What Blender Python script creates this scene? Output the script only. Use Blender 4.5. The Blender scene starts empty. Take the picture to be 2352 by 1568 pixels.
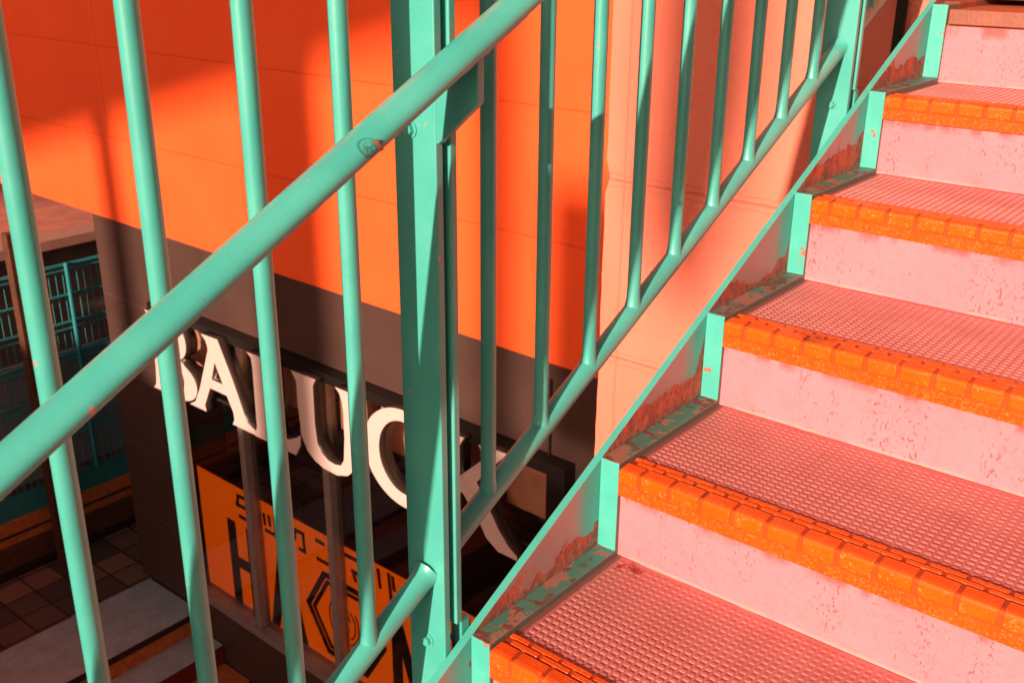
import bpy, bmesh, math, random
from mathutils import Vector, Matrix
random.seed(7)
scene = bpy.context.scene
COL = scene.collection

# ------------------------------------------------------------------ camera
PITCH, YAW, ROLL = 0.37196450591923813, 0.6835372866008661, 0.00857995712172551
CAM = Vector((0.7508639791, -1.1879974988, 0.8994796892))
fw = Vector((-math.sin(YAW)*math.cos(PITCH), math.cos(YAW)*math.cos(PITCH), -math.sin(PITCH)))
rt0 = Vector((math.cos(YAW), math.sin(YAW), 0)); up0 = rt0.cross(fw)
rt = rt0*math.cos(ROLL) + up0*math.sin(ROLL); up = -rt0*math.sin(ROLL) + up0*math.cos(ROLL)
cam_d = bpy.data.cameras.new('camera'); cam = bpy.data.objects.new('camera', cam_d); COL.objects.link(cam)
M = Matrix((( rt.x, up.x, -fw.x, CAM.x), (rt.y, up.y, -fw.y, CAM.y), (rt.z, up.z, -fw.z, CAM.z), (0, 0, 0, 1)))
cam.matrix_world = M
cam_d.sensor_width = 36.0; cam_d.lens = 2390.1012/2352*36.0
cam_d.clip_start = 0.02; cam_d.clip_end = 500
cam_d.dof.use_dof = True; cam_d.dof.focus_distance = 1.55; cam_d.dof.aperture_fstop = 13.0
scene.camera = cam

# ------------------------------------------------------------------ light
SUN_DIR = Vector((-0.128, 1.0, -0.28)).normalized()         # direction the light travels
ELEV = math.asin(-SUN_DIR.z); AZ = math.atan2(-SUN_DIR.x, -SUN_DIR.y)
w = bpy.data.worlds.new('World'); scene.world = w; w.use_nodes = True
nt = w.node_tree; nt.nodes.clear()
wo = nt.nodes.new('ShaderNodeOutputWorld'); bg = nt.nodes.new('ShaderNodeBackground')
sky = nt.nodes.new('ShaderNodeTexSky'); sky.sky_type = 'NISHITA'; sky.sun_disc = False
sky.sun_elevation = ELEV; sky.sun_rotation = AZ % (2*math.pi)
sky.dust_density = 6.0; sky.ozone_density = 0.3; sky.air_density = 0.8
bg.inputs[1].default_value = 0.055
warm = nt.nodes.new('ShaderNodeMix'); warm.data_type = 'RGBA'; warm.blend_type = 'MULTIPLY'; warm.inputs[0].default_value = 1.0
warm.inputs[7].default_value = (1.0, 0.72, 0.68, 1)          # low sun behind thick evening haze
nt.links.new(sky.outputs[0], warm.inputs[6]); nt.links.new(warm.outputs[2], bg.inputs[0]); nt.links.new(bg.outputs[0], wo.inputs[0])
sd = bpy.data.lights.new('sun', 'SUN'); sd.energy = 5.0; sd.angle = math.radians(0.75); sd.color = (1.0, 0.67, 0.50)
sun = bpy.data.objects.new('sun', sd); COL.objects.link(sun)
sun.rotation_euler = SUN_DIR.to_track_quat('-Z', 'Y').to_euler()
scene.view_settings.view_transform = 'Standard'; scene.view_settings.look = 'None'
scene.view_settings.exposure = 0.62; scene.view_settings.gamma = 1.0

# ------------------------------------------------------------------ materials
class NT:
    """tiny node helper"""
    def __init__(self, name):
        self.m = bpy.data.materials.new(name); self.m.use_nodes = True
        self.t = self.m.node_tree; self.t.nodes.clear()
        self.out = self.t.nodes.new('ShaderNodeOutputMaterial')
        self.tc = self.t.nodes.new('ShaderNodeTexCoord')
        self._sep = None; self._vec = None
    def n(self, ty, **kw):
        x = self.t.nodes.new(ty)
        for k, v in kw.items(): setattr(x, k, v)
        return x
    def l(self, a, b): self.t.links.new(a, b)
    def put(self, sock, v):
        if isinstance(v, bpy.types.NodeSocket): self.l(v, sock)
        elif isinstance(v, (tuple, list)) and len(v) == 3 and sock.type == 'RGBA': sock.default_value = (*v, 1)
        else: sock.default_value = v
    def obj(self): return self.tc.outputs['Object']
    def xyz(self):
        if self._sep is None:
            self._sep = self.n('ShaderNodeSeparateXYZ'); self.l(self.obj(), self._sep.inputs[0])
        return self._sep.outputs
    def math(self, op, a, b=0.0, c=0.0, clamp=False):
        x = self.n('ShaderNodeMath', operation=op); x.use_clamp = clamp
        self.put(x.inputs[0], a); self.put(x.inputs[1], b)
        if op in ('MULTIPLY_ADD', 'SMOOTH_MIN', 'COMPARE', 'WRAP'): self.put(x.inputs[2], c)
        return x.outputs[0]
    def noise(self, scale, detail=4, rough=0.55, stretch=None, offset=(0, 0, 0), dist=0.0):
        if self._vec is None:                       # shift the pattern from object to object, so copies differ
            oi = self.n('ShaderNodeObjectInfo'); ad = self.n('ShaderNodeVectorMath', operation='MULTIPLY_ADD')
            self.l(oi.outputs['Random'], ad.inputs[0]); ad.inputs[1].default_value = (7.3, 3.1, 5.7); self.l(self.obj(), ad.inputs[2]); self._vec = ad.outputs[0]
        v = self._vec
        if stretch or any(offset):
            mp = self.n('ShaderNodeMapping'); self.l(v, mp.inputs[0])
            mp.inputs['Scale'].default_value = stretch or (1, 1, 1); mp.inputs['Location'].default_value = offset
            v = mp.outputs[0]
        x = self.n('ShaderNodeTexNoise'); self.l(v, x.inputs['Vector'])
        x.inputs['Scale'].default_value = scale; x.inputs['Detail'].default_value = detail
        x.inputs['Roughness'].default_value = rough; x.inputs['Distortion'].default_value = dist
        return x.outputs[0]
    def step(self, v, lo, hi):                      # smooth 0..1 between lo and hi (lo may exceed hi)
        x = self.n('ShaderNodeMapRange'); x.interpolation_type = 'SMOOTHSTEP'
        self.put(x.inputs['Value'], v)
        inv = not isinstance(lo, bpy.types.NodeSocket) and not isinstance(hi, bpy.types.NodeSocket) and lo > hi
        if inv: lo, hi = hi, lo
        self.put(x.inputs['From Min'], lo); self.put(x.inputs['From Max'], hi)
        x.inputs['To Min'].default_value = 1.0 if inv else 0.0; x.inputs['To Max'].default_value = 0.0 if inv else 1.0
        return x.outputs[0]
    def mix(self, f, a, b, blend='MIX'):
        x = self.n('ShaderNodeMix', data_type='RGBA', blend_type=blend)
        self.put(x.inputs[0], f); self.put(x.inputs[6], a); self.put(x.inputs[7], b)
        return x.outputs[2]
    def bump(self, h, strength=0.3, dist=0.01):
        x = self.n('ShaderNodeBump'); self.l(h, x.inputs['Height'])
        x.inputs['Strength'].default_value = strength; x.inputs['Distance'].default_value = dist
        return x.outputs[0]
    def done(self, col, rough=0.6, spec=0.4, metal=0.0, normal=None, coat=0.0, coat_rough=0.2):
        p = self.n('ShaderNodeBsdfPrincipled')
        self.put(p.inputs['Base Color'], col); self.put(p.inputs['Roughness'], rough)
        self.put(p.inputs['Specular IOR Level'], spec); self.put(p.inputs['Metallic'], metal)
        p.inputs['Coat Weight'].default_value = coat; p.inputs['Coat Roughness'].default_value = coat_rough
        if normal is not None: self.l(normal, p.inputs['Normal'])
        self.l(p.outputs[0], self.out.inputs[0])
        return self.m

T, R = 0.30, 0.15192723
TEAL = (0.075, 0.64, 0.46)

def m_teal():
    a = NT('teal_paint')
    var = a.noise(9, 5)
    c = a.mix(a.step(var, .35, .7), (0.055, 0.435, 0.385), (0.080, 0.50, 0.44))
    chips = a.step(a.noise(55, 3, .5), .735, .75)
    c = a.mix(chips, c, (0.55, 0.26, 0.18))
    grime = a.math('MULTIPLY', a.step(a.noise(160, 3, .7), .62, .72), a.step(a.noise(7, 3), .5, .68))
    c = a.mix(a.math('MULTIPLY', grime, .55), c, (0.16, 0.11, 0.08))
    nb = a.bump(a.noise(120, 4, .6), .12, .002)
    return a.done(c, .38, .5, normal=nb, coat=.28, coat_rough=.25)

def m_teal_strip():
    """edge strip: green paint flaking on the ledges, worn to rust and undercoat"""
    a = NT('flaking_teal_paint')
    X = a.xyz()
    c = a.mix(a.step(a.noise(14, 4), .35, .65), (0.058, 0.46, 0.40), (0.074, 0.51, 0.445))
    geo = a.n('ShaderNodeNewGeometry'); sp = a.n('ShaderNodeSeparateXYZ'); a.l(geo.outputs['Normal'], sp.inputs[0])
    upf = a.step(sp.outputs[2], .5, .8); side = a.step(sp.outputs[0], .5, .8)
    wear = a.noise(17, 6, .62, offset=(3.1, .4, .2))
    # ledges: grey green film, then patches of pink undercoat, then rust
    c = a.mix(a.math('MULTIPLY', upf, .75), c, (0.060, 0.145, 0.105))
    patch = a.math('MULTIPLY', a.step(wear, .52, .535), a.math('ADD', a.math('MULTIPLY', upf, .95), .0))
    c = a.mix(patch, c, (0.30, 0.155, 0.12))
    patch2 = a.math('MULTIPLY', a.step(a.noise(22, 7, .7, offset=(1, 7, 2)), .55, .565), a.math('ADD', a.math('MULTIPLY', upf, .9), .0))
    c = a.mix(patch2, c, (0.15, 0.05, 0.035))
    # fronts: few chips
    chip = a.math('MULTIPLY', a.step(a.noise(30, 6, .65, offset=(5, 2, 9)), .645, .655), a.math('SUBTRACT', 1.0, upf))
    c = a.mix(chip, c, (0.38, 0.15, 0.10))
    specks = a.step(a.noise(150, 2, .5), .72, .74)
    c = a.mix(specks, c, (0.10, 0.12, 0.08))
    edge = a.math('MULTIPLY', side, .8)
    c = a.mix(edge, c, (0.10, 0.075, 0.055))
    h = a.math('SUBTRACT', a.math('MULTIPLY', a.noise(90, 5), .4), a.math('ADD', patch, patch2))
    return a.done(c, a.math('MULTIPLY_ADD', a.math('MAXIMUM', patch, patch2), .35, .45), .4, normal=a.bump(h, .35, .003))

def m_stringer():
    """inside of the stringer: paint toned for shade and pink bounce above, ragged rust band along every step"""
    a = NT('rusting_stringer_paint')
    X = a.xyz()
    q = a.math('DIVIDE', X[1], T); ce = a.math('CEIL', q)
    cx = a.n('ShaderNodeCombineXYZ'); a.l(a.math('MULTIPLY', ce, 3.37), cx.inputs[0])      # every step rusts its own way
    av = a.n('ShaderNodeVectorMath', operation='ADD'); a.l(a.obj(), av.inputs[0]); a.l(cx.outputs[0], av.inputs[1]); a._vec = av.outputs[0]
    hgt = a.math('SUBTRACT', X[2], a.math('MULTIPLY', ce, R))
    d = a.math('SUBTRACT', a.math('MULTIPLY', ce, T), X[1])
    geo = a.n('ShaderNodeNewGeometry'); sp = a.n('ShaderNodeSeparateXYZ'); a.l(geo.outputs['Normal'], sp.inputs[0])
    inner = a.step(sp.outputs[0], .5, .9)
    big = a.noise(7, 3, .5); rag = a.noise(13, 6, .58); fine = a.noise(170, 4, .7, stretch=(1, 1, .6))
    thr = a.math('ADD', a.math('MULTIPLY_ADD', big, .120, -.016), a.math('MULTIPLY_ADD', rag, .110, -.050))
    thr = a.math('ADD', thr, a.math('MULTIPLY_ADD', fine, .010, -.005))
    corner = a.math('MULTIPLY', a.step(d, .03, .004), a.step(a.noise(11, 3, .5, offset=(0, 0, 5)), .42, .62))
    thr = a.math('ADD', thr, a.math('MULTIPLY', corner, .075))
    toe = a.step(d, .225, .285)                     # at the toe of each triangle the rust runs up to the top edge
    thr = a.math('ADD', thr, a.math('MULTIPLY', toe, .012))
    gap = a.math('SUBTRACT', thr, hgt)
    rust = a.math('MULTIPLY', a.step(gap, -.0006, .0008), inner)
    rim = a.math('MULTIPLY', a.math('MULTIPLY', a.step(gap, -.003, -.0012), a.step(a.noise(60, 3), .45, .55)), a.math('SUBTRACT', inner, rust, clamp=True))
    low = a.math('MULTIPLY', rust, a.step(a.math('ADD', hgt, a.math('MULTIPLY_ADD', rag, .03, -.015)), .030, .014))
    # paint
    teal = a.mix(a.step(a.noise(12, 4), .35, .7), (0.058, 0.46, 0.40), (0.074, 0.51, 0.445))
    dust = a.mix(a.step(a.noise(6, 4), .3, .7), (0.32, 0.25, 0.245), (0.37, 0.265, 0.26))  # mauve of shade and pink bounce light, put into the paint colour
    bounce_mask = a.math('MULTIPLY', inner, a.math('MULTIPLY_ADD', a.step(a.math('ADD', d, a.math('MULTIPLY_ADD', a.noise(14, 4), .05, -.025)), .035, .075), .80, .14))  # painted shade tone fades back to teal near the riser strip
    c = a.mix(bounce_mask, teal, dust)  # dust is the painted mauve of shade and bounce light
    halo = a.math('MULTIPLY', a.math('MULTIPLY', a.step(gap, -.020, .0), inner), a.step(a.noise(30, 4, .6, stretch=(1, 1, .25)), .38, .66))
    c = a.mix(a.math('MULTIPLY', halo, .7), c, (0.34, 0.13, 0.09))
    c = a.mix(rim, c, (0.45, 0.26, 0.20))
    rc = a.mix(a.step(a.noise(28, 6, .7, stretch=(1, 1, .5)), .38, .62), (0.27, 0.075, 0.055), (0.56, 0.13, 0.075))
    rc = a.mix(a.step(a.noise(95, 5, .7), .5, .68), rc, (0.32, 0.18, 0.14))
    rc = a.mix(a.math('MULTIPLY', a.step(a.noise(170, 4, .7, stretch=(1, 1, .4)), .55, .66), .8), rc, (0.07, 0.03, 0.025))
    c = a.mix(rust, c, rc)
    lowc = a.mix(a.step(a.noise(60, 6, .7), .42, .58), (0.16, 0.085, 0.065), (0.32, 0.18, 0.13))
    c = a.mix(a.math('MULTIPLY', low, .8), c, lowc)
    h = a.math('ADD', a.math('MULTIPLY', rust, a.math('MULTIPLY_ADD', a.noise(120, 6, .75), 1.2, -1.3)), a.math('MULTIPLY', a.noise(150, 3), .08))
    return a.done(c, a.math('MULTIPLY_ADD', rust, .45, .42), .4, normal=a.bump(h, .7, .004))

def m_riser():
    a = NT('pink_riser_paint')
    X = a.xyz()
    c = a.mix(a.step(a.noise(5, 4), .3, .7), (0.73, 0.212, 0.262), (0.77, 0.240, 0.288))
    c = a.mix(a.math('MULTIPLY', a.step(a.noise(70, 3), .45, .7), .22), c, (0.66, 0.165, 0.165))
    c = a.mix(a.math('MULTIPLY', a.step(a.noise(190, 2), .60, .68), .30), c, (0.50, 0.12, 0.11))
    # dark pits and scuffs, gathered in vertical streaks
    streak = a.step(a.noise(24, 3, .5, stretch=(1, 1, .07)), .47, .60)
    pits = a.step(a.noise(210, 3, .6, stretch=(1, 1, .55), offset=(1, 0, 2)), .575, .615)
    lone = a.step(a.noise(150, 2, .5, stretch=(1, 1, .6), offset=(4, 0, 2)), .725, .745)
    pk = a.math('MAXIMUM', a.math('MULTIPLY', pits, a.math('MULTIPLY', streak, a.step(a.noise(7, 3, .6, offset=(2, 2, 2)), .34, .52))), lone)
    c = a.mix(a.math('MULTIPLY', pk, .68), c, (0.12, 0.035, 0.028))
    # grime hanging below the nosing and pooling near the tread
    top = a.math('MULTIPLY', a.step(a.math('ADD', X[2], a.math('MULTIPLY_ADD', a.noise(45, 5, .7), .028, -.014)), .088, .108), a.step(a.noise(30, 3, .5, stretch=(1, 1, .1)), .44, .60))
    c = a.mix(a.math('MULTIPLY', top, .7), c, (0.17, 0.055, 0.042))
    rustl = a.math('MULTIPLY', a.step(a.noise(9, 4, .6), .52, .7), a.step(X[2], .075, .0))
    c = a.mix(a.math('MULTIPLY', rustl, .35), c, (0.62, 0.14, 0.085))
    caulk = a.math('MULTIPLY', a.step(a.math('ADD', X[2], a.math('MULTIPLY_ADD', a.noise(80, 4), .003, -.0015)), .0062, .0040), a.step(a.noise(12, 2), .35, .5))
    c = a.mix(a.math('MULTIPLY', caulk, .7), c, (0.76, 0.32, 0.30))
    return a.done(c, .62, .3, normal=a.bump(a.noise(160, 4, .6), .15, .002))

def m_tread():
    a = NT('pink_rubber_tread')
    X = a.xyz()
    c = a.mix(a.step(a.noise(4, 4), .35, .68), (0.48, 0.190, 0.180), (0.54, 0.222, 0.210))
    c = a.mix(a.math('MULTIPLY', a.step(a.noise(220, 2, .6), .45, .75), .35), c, (0.47, 0.105, 0.09))
    topn = a.step(X[2], .0001, .0009)
    c = a.mix(a.math('MULTIPLY', topn, .55), c, (0.52, 0.232, 0.232))
    dirt = a.math('MULTIPLY', a.math('SUBTRACT', 1.0, topn), a.step(a.noise(13, 4), .40, .66))
    foot = a.step(a.noise(2.6, 5, .62, stretch=(1, 1.6, 1)), .48, .66)
    c = a.mix(a.math('MULTIPLY', foot, .22), c, (0.36, 0.125, 0.11))
    c = a.mix(a.math('MULTIPLY', dirt, .25), c, (0.33, 0.085, 0.07))
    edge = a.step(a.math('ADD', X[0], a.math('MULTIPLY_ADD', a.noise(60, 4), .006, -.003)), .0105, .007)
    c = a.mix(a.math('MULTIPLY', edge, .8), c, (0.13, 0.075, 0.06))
    c = a.mix(a.step(a.noise(75, 3, .6, offset=(2, 5, 1)), .74, .76), c, (0.18, 0.06, 0.05))
    return a.done(c, .5, .35, normal=a.bump(a.noise(300, 3, .6), .12, .001))

def m_nosing(name, base, worn, dirt_amt, GAPDIRT=0.0):
    a = NT(name)
    X = a.xyz()
    c = a.mix(a.step(a.noise(20, 4), .35, .7), base, tuple(v*.88 for v in base))
    fl = a.math('MULTIPLY', a.step(a.noise(260, 3, .6), .575, .62), a.step(a.noise(45, 3, .6), .40, .56))
    c = a.mix(a.math('MULTIPLY', fl, .75), c, worn)
    fl2 = a.math('MULTIPLY', a.step(a.noise(210, 4, .65), .56, .60), a.step(X[2], -.020, -.0235))
    c = a.mix(a.math('MULTIPLY', fl2, .6), c, worn)
    fl3 = a.math('MULTIPLY', a.step(a.noise(260, 3, .65, offset=(3, 1, 1)), .56, .64), a.step(X[2], -.020, -.0235))
    c = a.mix(a.math('MULTIPLY', fl3, .7), c, (0.36, 0.05, 0.012))
    topz = a.step(X[2], .0012, .0030)
    c = a.mix(a.math('MULTIPLY', topz, .35), c, (0.45, 0.085, 0.02))
    c = a.mix(a.math('MULTIPLY', a.step(X[2], -.0232, -.0222), GAPDIRT), c, (0.20, 0.055, 0.018))
    gro = a.math('MULTIPLY', a.step(X[2], .0034, .0028), a.step(X[1], -.004, -.001))
    dn = a.step(a.noise(9, 4, .6), .62-dirt_amt, .80-dirt_amt)
    c = a.mix(a.math('MULTIPLY', gro, a.math('MULTIPLY_ADD', dn, .55, .30)), c, (0.10, 0.032, 0.016))
    blk = a.math('MULTIPLY', topz, a.math('MULTIPLY', dn, a.step(a.noise(55, 5, .7), .45, .6)))
    c = a.mix(a.math('MULTIPLY', blk, .75), c, (0.035, 0.016, 0.012))
    return a.done(c, .30, .5, normal=a.bump(a.noise(240, 4, .6), .10, .001))

def m_simple(name, col, rough=.6, var=.15, scale=20, bump=.15, bs=120, metal=0.0, spec=.4, col2=None):
    a = NT(name)
    c2 = col2 or tuple(max(0, v*(1-var)) for v in col)
    c = a.mix(a.step(a.noise(scale, 5, .6), .32, .68), col, c2)
    return a.done(c, rough, spec, metal, normal=a.bump(a.noise(bs, 4, .6), bump, .004))

def m_wall(name, col, col2, joints, rough, jcol, bump=.2, bs=140, vjoint=None, jw=.006):
    a = NT(name)
    X = a.xyz()
    c = a.mix(a.step(a.noise(2.2, 5, .6), .3, .7), col, col2)
    c = a.mix(a.math('MULTIPLY', a.step(a.noise(30, 4, .6), .5, .75), .12), c, tuple(v*.7 for v in col))
    stk = a.step(a.noise(5, 4, .6, stretch=(1, 1, .06)), .50, .75)
    c = a.mix(a.math('MULTIPLY', stk, .16), c, tuple(v*.72 for v in col))
    z0, pitch = joints
    fr = a.math('PINGPONG', a.math('SUBTRACT', X[2], z0), pitch/2)     # 0 on the joint
    wob = a.math('MULTIPLY_ADD', a.noise(25, 3), .003, -.0015)
    j = a.step(a.math('ADD', fr, wob), jw, jw*.45)
    if vjoint is not None:
        vj = a.step(a.math('ABSOLUTE', a.math('SUBTRACT', X[0], vjoint)), jw, jw*.45)
        vj = a.math('MULTIPLY', vj, a.step(X[2], -.305, -.29))
        j = a.math('MAXIMUM', j, vj)
    c = a.mix(a.math('MULTIPLY', j, .5), c, jcol)
    h = a.math('SUBTRACT', a.noise(bs, 4, .65), a.math('MULTIPLY', j, 1.5))
    return a.done(c, rough, .35, normal=a.bump(h, bump, .006))

def m_stucco():
    a = NT('pink_stucco')
    X = a.xyz()
    c = a.mix(a.step(a.noise(3, 5, .6), .3, .7), (0.82, 0.215, 0.145), (0.84, 0.245, 0.168))
    fr = a.math('PINGPONG', a.math('SUBTRACT', X[2], .243), .272)
    wob = a.math('MULTIPLY_ADD', a.noise(18, 5, .7), .014, -.007)
    j = a.step(a.math('ADD', fr, wob), .0045, .0015)
    j2 = a.math('MULTIPLY', a.step(a.math('ABSOLUTE', a.math('ADD', fr, a.math('MULTIPLY_ADD', a.noise(40, 5, .7), .02, -.028))), .002, .0005), .6)
    vj = a.step(a.math('ABSOLUTE', a.math('ADD', a.math('ADD', X[0], .866), a.math('MULTIPLY_ADD', a.noise(22, 4, .7), .016, -.008))), .006, .002)
    j = a.math('MAXIMUM', a.math('MAXIMUM', j, j2), a.math('MULTIPLY', vj, .55))
    c = a.mix(a.math('MULTIPLY', j, .6), c, (0.56, 0.12, 0.075))
    st = a.math('MULTIPLY', a.step(a.noise(14, 4, .6, stretch=(1, 1, .2)), .58, .72), .25)
    c = a.mix(st, c, (0.70, 0.165, 0.105))
    h = a.math('SUBTRACT', a.noise(95, 4, .7), a.math('MULTIPLY', j, 1.2))
    return a.done(c, .75, .25, normal=a.bump(h, .45, .008))

def m_glass():
    a = NT('shop_glass')
    tr = a.n('ShaderNodeBsdfTransparent'); tr.inputs[0].default_value = (.86, .86, .86, 1)
    gl = a.n('ShaderNodeBsdfGlossy'); gl.inputs['Roughness'].default_value = .03; gl.inputs[0].default_value = (1, 1, 1, 1)
    fr = a.n('ShaderNodeLayerWeight'); fr.inputs[0].default_value = .5
    f5 = a.math('MULTIPLY_ADD', a.math('POWER', fr.outputs['Facing'], 4.0), .55, .045)
    mx = a.n('ShaderNodeMixShader'); a.l(f5, mx.inputs[0]); a.l(tr.outputs[0], mx.inputs[1]); a.l(gl.outputs[0], mx.inputs[2])
    a.l(mx.outputs[0], a.out.inputs[0]); return a.m

def m_backlit():
    """backlit orange film in the shop window"""
    a = NT('backlit_orange_film')
    p = a.n('ShaderNodeBsdfPrincipled'); p.inputs['Base Color'].default_value = (0.92, 0.185, 0.002, 1); p.inputs['Roughness'].default_value = .5
    p.inputs['Emission Color'].default_value = (1.0, 0.11, 0.0, 1); p.inputs['Emission Strength'].default_value = .24
    a.l(p.outputs[0], a.out.inputs[0]); return a.m

def m_tiles():
    a = NT('brown_paving_tiles')
    v = a.obj()
    br = a.n('ShaderNodeTexBrick'); a.l(v, br.inputs['Vector'])
    br.offset = 0.0; br.inputs['Scale'].default_value = 1.0; br.inputs['Mortar Size'].default_value = .008
    br.inputs['Brick Width'].default_value = .235; br.inputs['Row Height'].default_value = .235; br.inputs['Bias'].default_value = -.1
    br.inputs['Color1'].default_value = (.10, .065, .055, 1); br.inputs['Color2'].default_value = (.34, .17, .11, 1); br.inputs['Mortar'].default_value = (.035, .02, .015, 1)
    c = a.mix(a.math('MULTIPLY', a.step(a.noise(40, 4), .45, .7), .4), br.outputs[0], (.10, .06, .045))
    return a.done(c, .6, .3, normal=a.bump(br.outputs['Fac'], -.3, .003))

MAT = dict(
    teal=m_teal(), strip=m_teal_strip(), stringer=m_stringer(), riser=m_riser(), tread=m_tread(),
    nosing=m_nosing('orange_nosing_tile', (0.95, 0.104, 0.002), (0.95, 0.26, 0.065), .05),
    nosing_base=m_nosing('worn_orange_nosing_bed', (0.88, 0.088, 0.004), (0.93, 0.205, 0.045), .12, .6),
    orange=m_wall('orange_wall_paint', (0.93, 0.112, 0.020), (0.92, 0.100, 0.017), (-.302, .555), .7, (0.60, 0.045, 0.009), vjoint=-5.375),
    black=m_wall('dark_wall_paint', (0.072, 0.037, 0.030), (0.055, 0.028, 0.022), (-1.41, .555), .6, (0.13, 0.07, 0.05)),
    stucco=m_stucco(),
    blackmetal=m_simple('black_painted_metal', (0.012, 0.009, 0.008), .4),
    alu=m_simple('aluminium_frame', (0.34, 0.29, 0.27), .38, metal=.35),
    white=m_simple('white_letter_face', (0.63, 0.48, 0.45), .45, var=.04, bump=.03),
    letterside=m_simple('black_letter_return', (0.035, 0.022, 0.018), .35),
    glass=m_glass(),
    banner=m_backlit(),
    ink=m_simple('black_print', (0.012, 0.010, 0.009), .5, bump=.02),
    dark=m_simple('dark_shop_interior', (0.05, 0.04, 0.04), .8),
    blind=m_simple('cream_roller_blind', (0.74, 0.36, 0.22), .7, var=.08),
    slab=m_simple('grey_stone_slab', (0.42, 0.485, 0.50), .7, var=.22, scale=9, bs=200),
    brick=m_simple('orange_brown_tile_face', (0.62, 0.17, 0.04), .65, var=.3),
    maroon=m_simple('maroon_step_face', (0.16, 0.02, 0.02), .6),
    tiles=m_tiles(),
    ground=m_simple('asphalt', (0.06, 0.05, 0.047), .85, bs=300),
    fence=m_simple('teal_fence_paint', (0.028, 0.30, 0.32), .45),
    fencedark=m_simple('dark_teal_kickplate', (0.03, 0.22, 0.215), .5),
    greyboard=m_simple('grey_blue_board', (0.22, 0.27, 0.28), .6),
    terr=m_simple('red_brown_roof_felt', (0.70, 0.235, 0.165), .8, var=.25, scale=6),
    cream=m_simple('cream_coping', (0.55, 0.26, 0.185), .7),
    wood=m_simple('brown_timber', (0.11, 0.045, 0.022), .6, var=.4),
    soil=m_simple('dark_recess', (0.03, 0.02, 0.018), .9),
    carpet=m_simple('brown_carpet', (0.42, 0.12, 0.035), .9, var=.12, bs=500, bump=.4),
    trim=m_simple('dull_metal_trim', (0.36, 0.15, 0.11), .35, metal=.4),
    blocker_mat=m_simple('pale_blocker', (0.55, 0.45, 0.40), .8),
    leaf=m_simple('dry_red_leaf', (0.36, 0.05, 0.03), .7),
    sticker=m_simple('clear_sticker', (0.065, 0.36, 0.28), .35, bump=.05),
    stickerback=m_simple('peeled_sticker_back', (0.15, 0.05, 0.034), .6),
    asphaltwall=m_simple('brown_rendered_wall', (0.34, 0.20, 0.155), .9, var=.35, scale=3),
    rustedge=m_simple('rusty_landing_edge', (0.19, 0.10, 0.075), .8, var=.0, scale=40, col2=(0.34, 0.09, 0.04), bump=.6),
    pipe=m_simple('black_pipe', (0.012, 0.009, 0.008), .7, bump=.6, bs=60),
)

# ------------------------------------------------------------------ mesh helpers
class MB:
    def __init__(self): self.v = []; self.f = []; self.mi = []
    def face(self, idx, m=0): self.f.append(idx); self.mi.append(m)
    def box(self, x0, x1, y0, y1, z0, z1, m=0, fn=None, xm=None):
        p = [(x0,y0,z0),(x1,y0,z0),(x1,y1,z0),(x0,y1,z0),(x0,y0,z1),(x1,y0,z1),(x1,y1,z1),(x0,y1,z1)]
        if fn: p = [fn(*q) for q in p]
        b = len(self.v); self.v += p
        for q in ((0,3,2,1),(4,5,6,7),(0,1,5,4),(2,3,7,6),(3,0,4,7)): self.face([b+i for i in q], m)
        self.face([b+i for i in (1,2,6,5)], m if xm is None else xm)
    def prism(self, poly, axis, a, b, m=0, cap=None):
        """extrude a 2-D polygon along axis: axis 'x' uses (y,z), 'y' uses (x,z), 'z' uses (x,y)"""
        n = len(poly); s = len(self.v)
        for t in (a, b):
            for p, q in poly:
                self.v.append({'x': (t,p,q), 'y': (p,t,q), 'z': (p,q,t)}[axis])
        for i in range(n): self.face([s+i, s+(i+1)%n, s+n+(i+1)%n, s+n+i], m)
        self.face([s+i for i in range(n)][::-1], m if cap is None else cap); self.face([s+n+i for i in range(n)], m if cap is None else cap)
    def tube(self, p, q, rad, n=20, m=0, caps=True, rads=None):
        pts = [Vector(p), Vector(q)]; self.path(pts, rads or [rad, rad], n, m, caps)
    def path(self, pts, rads, n=20, m=0, caps=True):
        d = (pts[-1]-pts[0]).normalized(); u = d.orthogonal().normalized(); w_ = d.cross(u)
        s = len(self.v)
        for P_, r_ in zip(pts, rads):
            for i in range(n):
                t = 2*math.pi*i/n; o = u*math.cos(t)*r_ + w_*math.sin(t)*r_
                self.v.append(tuple(P_+o))
        for k in range(len(pts)-1):
            for i in range(n): self.face([s+k*n+i, s+k*n+(i+1)%n, s+(k+1)*n+(i+1)%n, s+(k+1)*n+i], m)
        if caps:
            self.face([s+i for i in range(n)][::-1], m); e = s+(len(pts)-1)*n; self.face([e+i for i in range(n)], m)
    def mesh(self, name, smooth=False):
        me = bpy.data.meshes.new(name); me.from_pydata([tuple(v) for v in self.v], [], self.f); me.update()
        for p, mi in zip(me.polygons, self.mi): p.material_index = mi
        bm = bmesh.new(); bm.from_mesh(me); bmesh.ops.recalc_face_normals(bm, faces=bm.faces[:]); bm.to_mesh(me); bm.free()
        if smooth:
            for p in me.polygons: p.use_smooth = True
            try: me.set_sharp_from_angle(angle=math.radians(40))
            except Exception: pass
        return me

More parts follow.
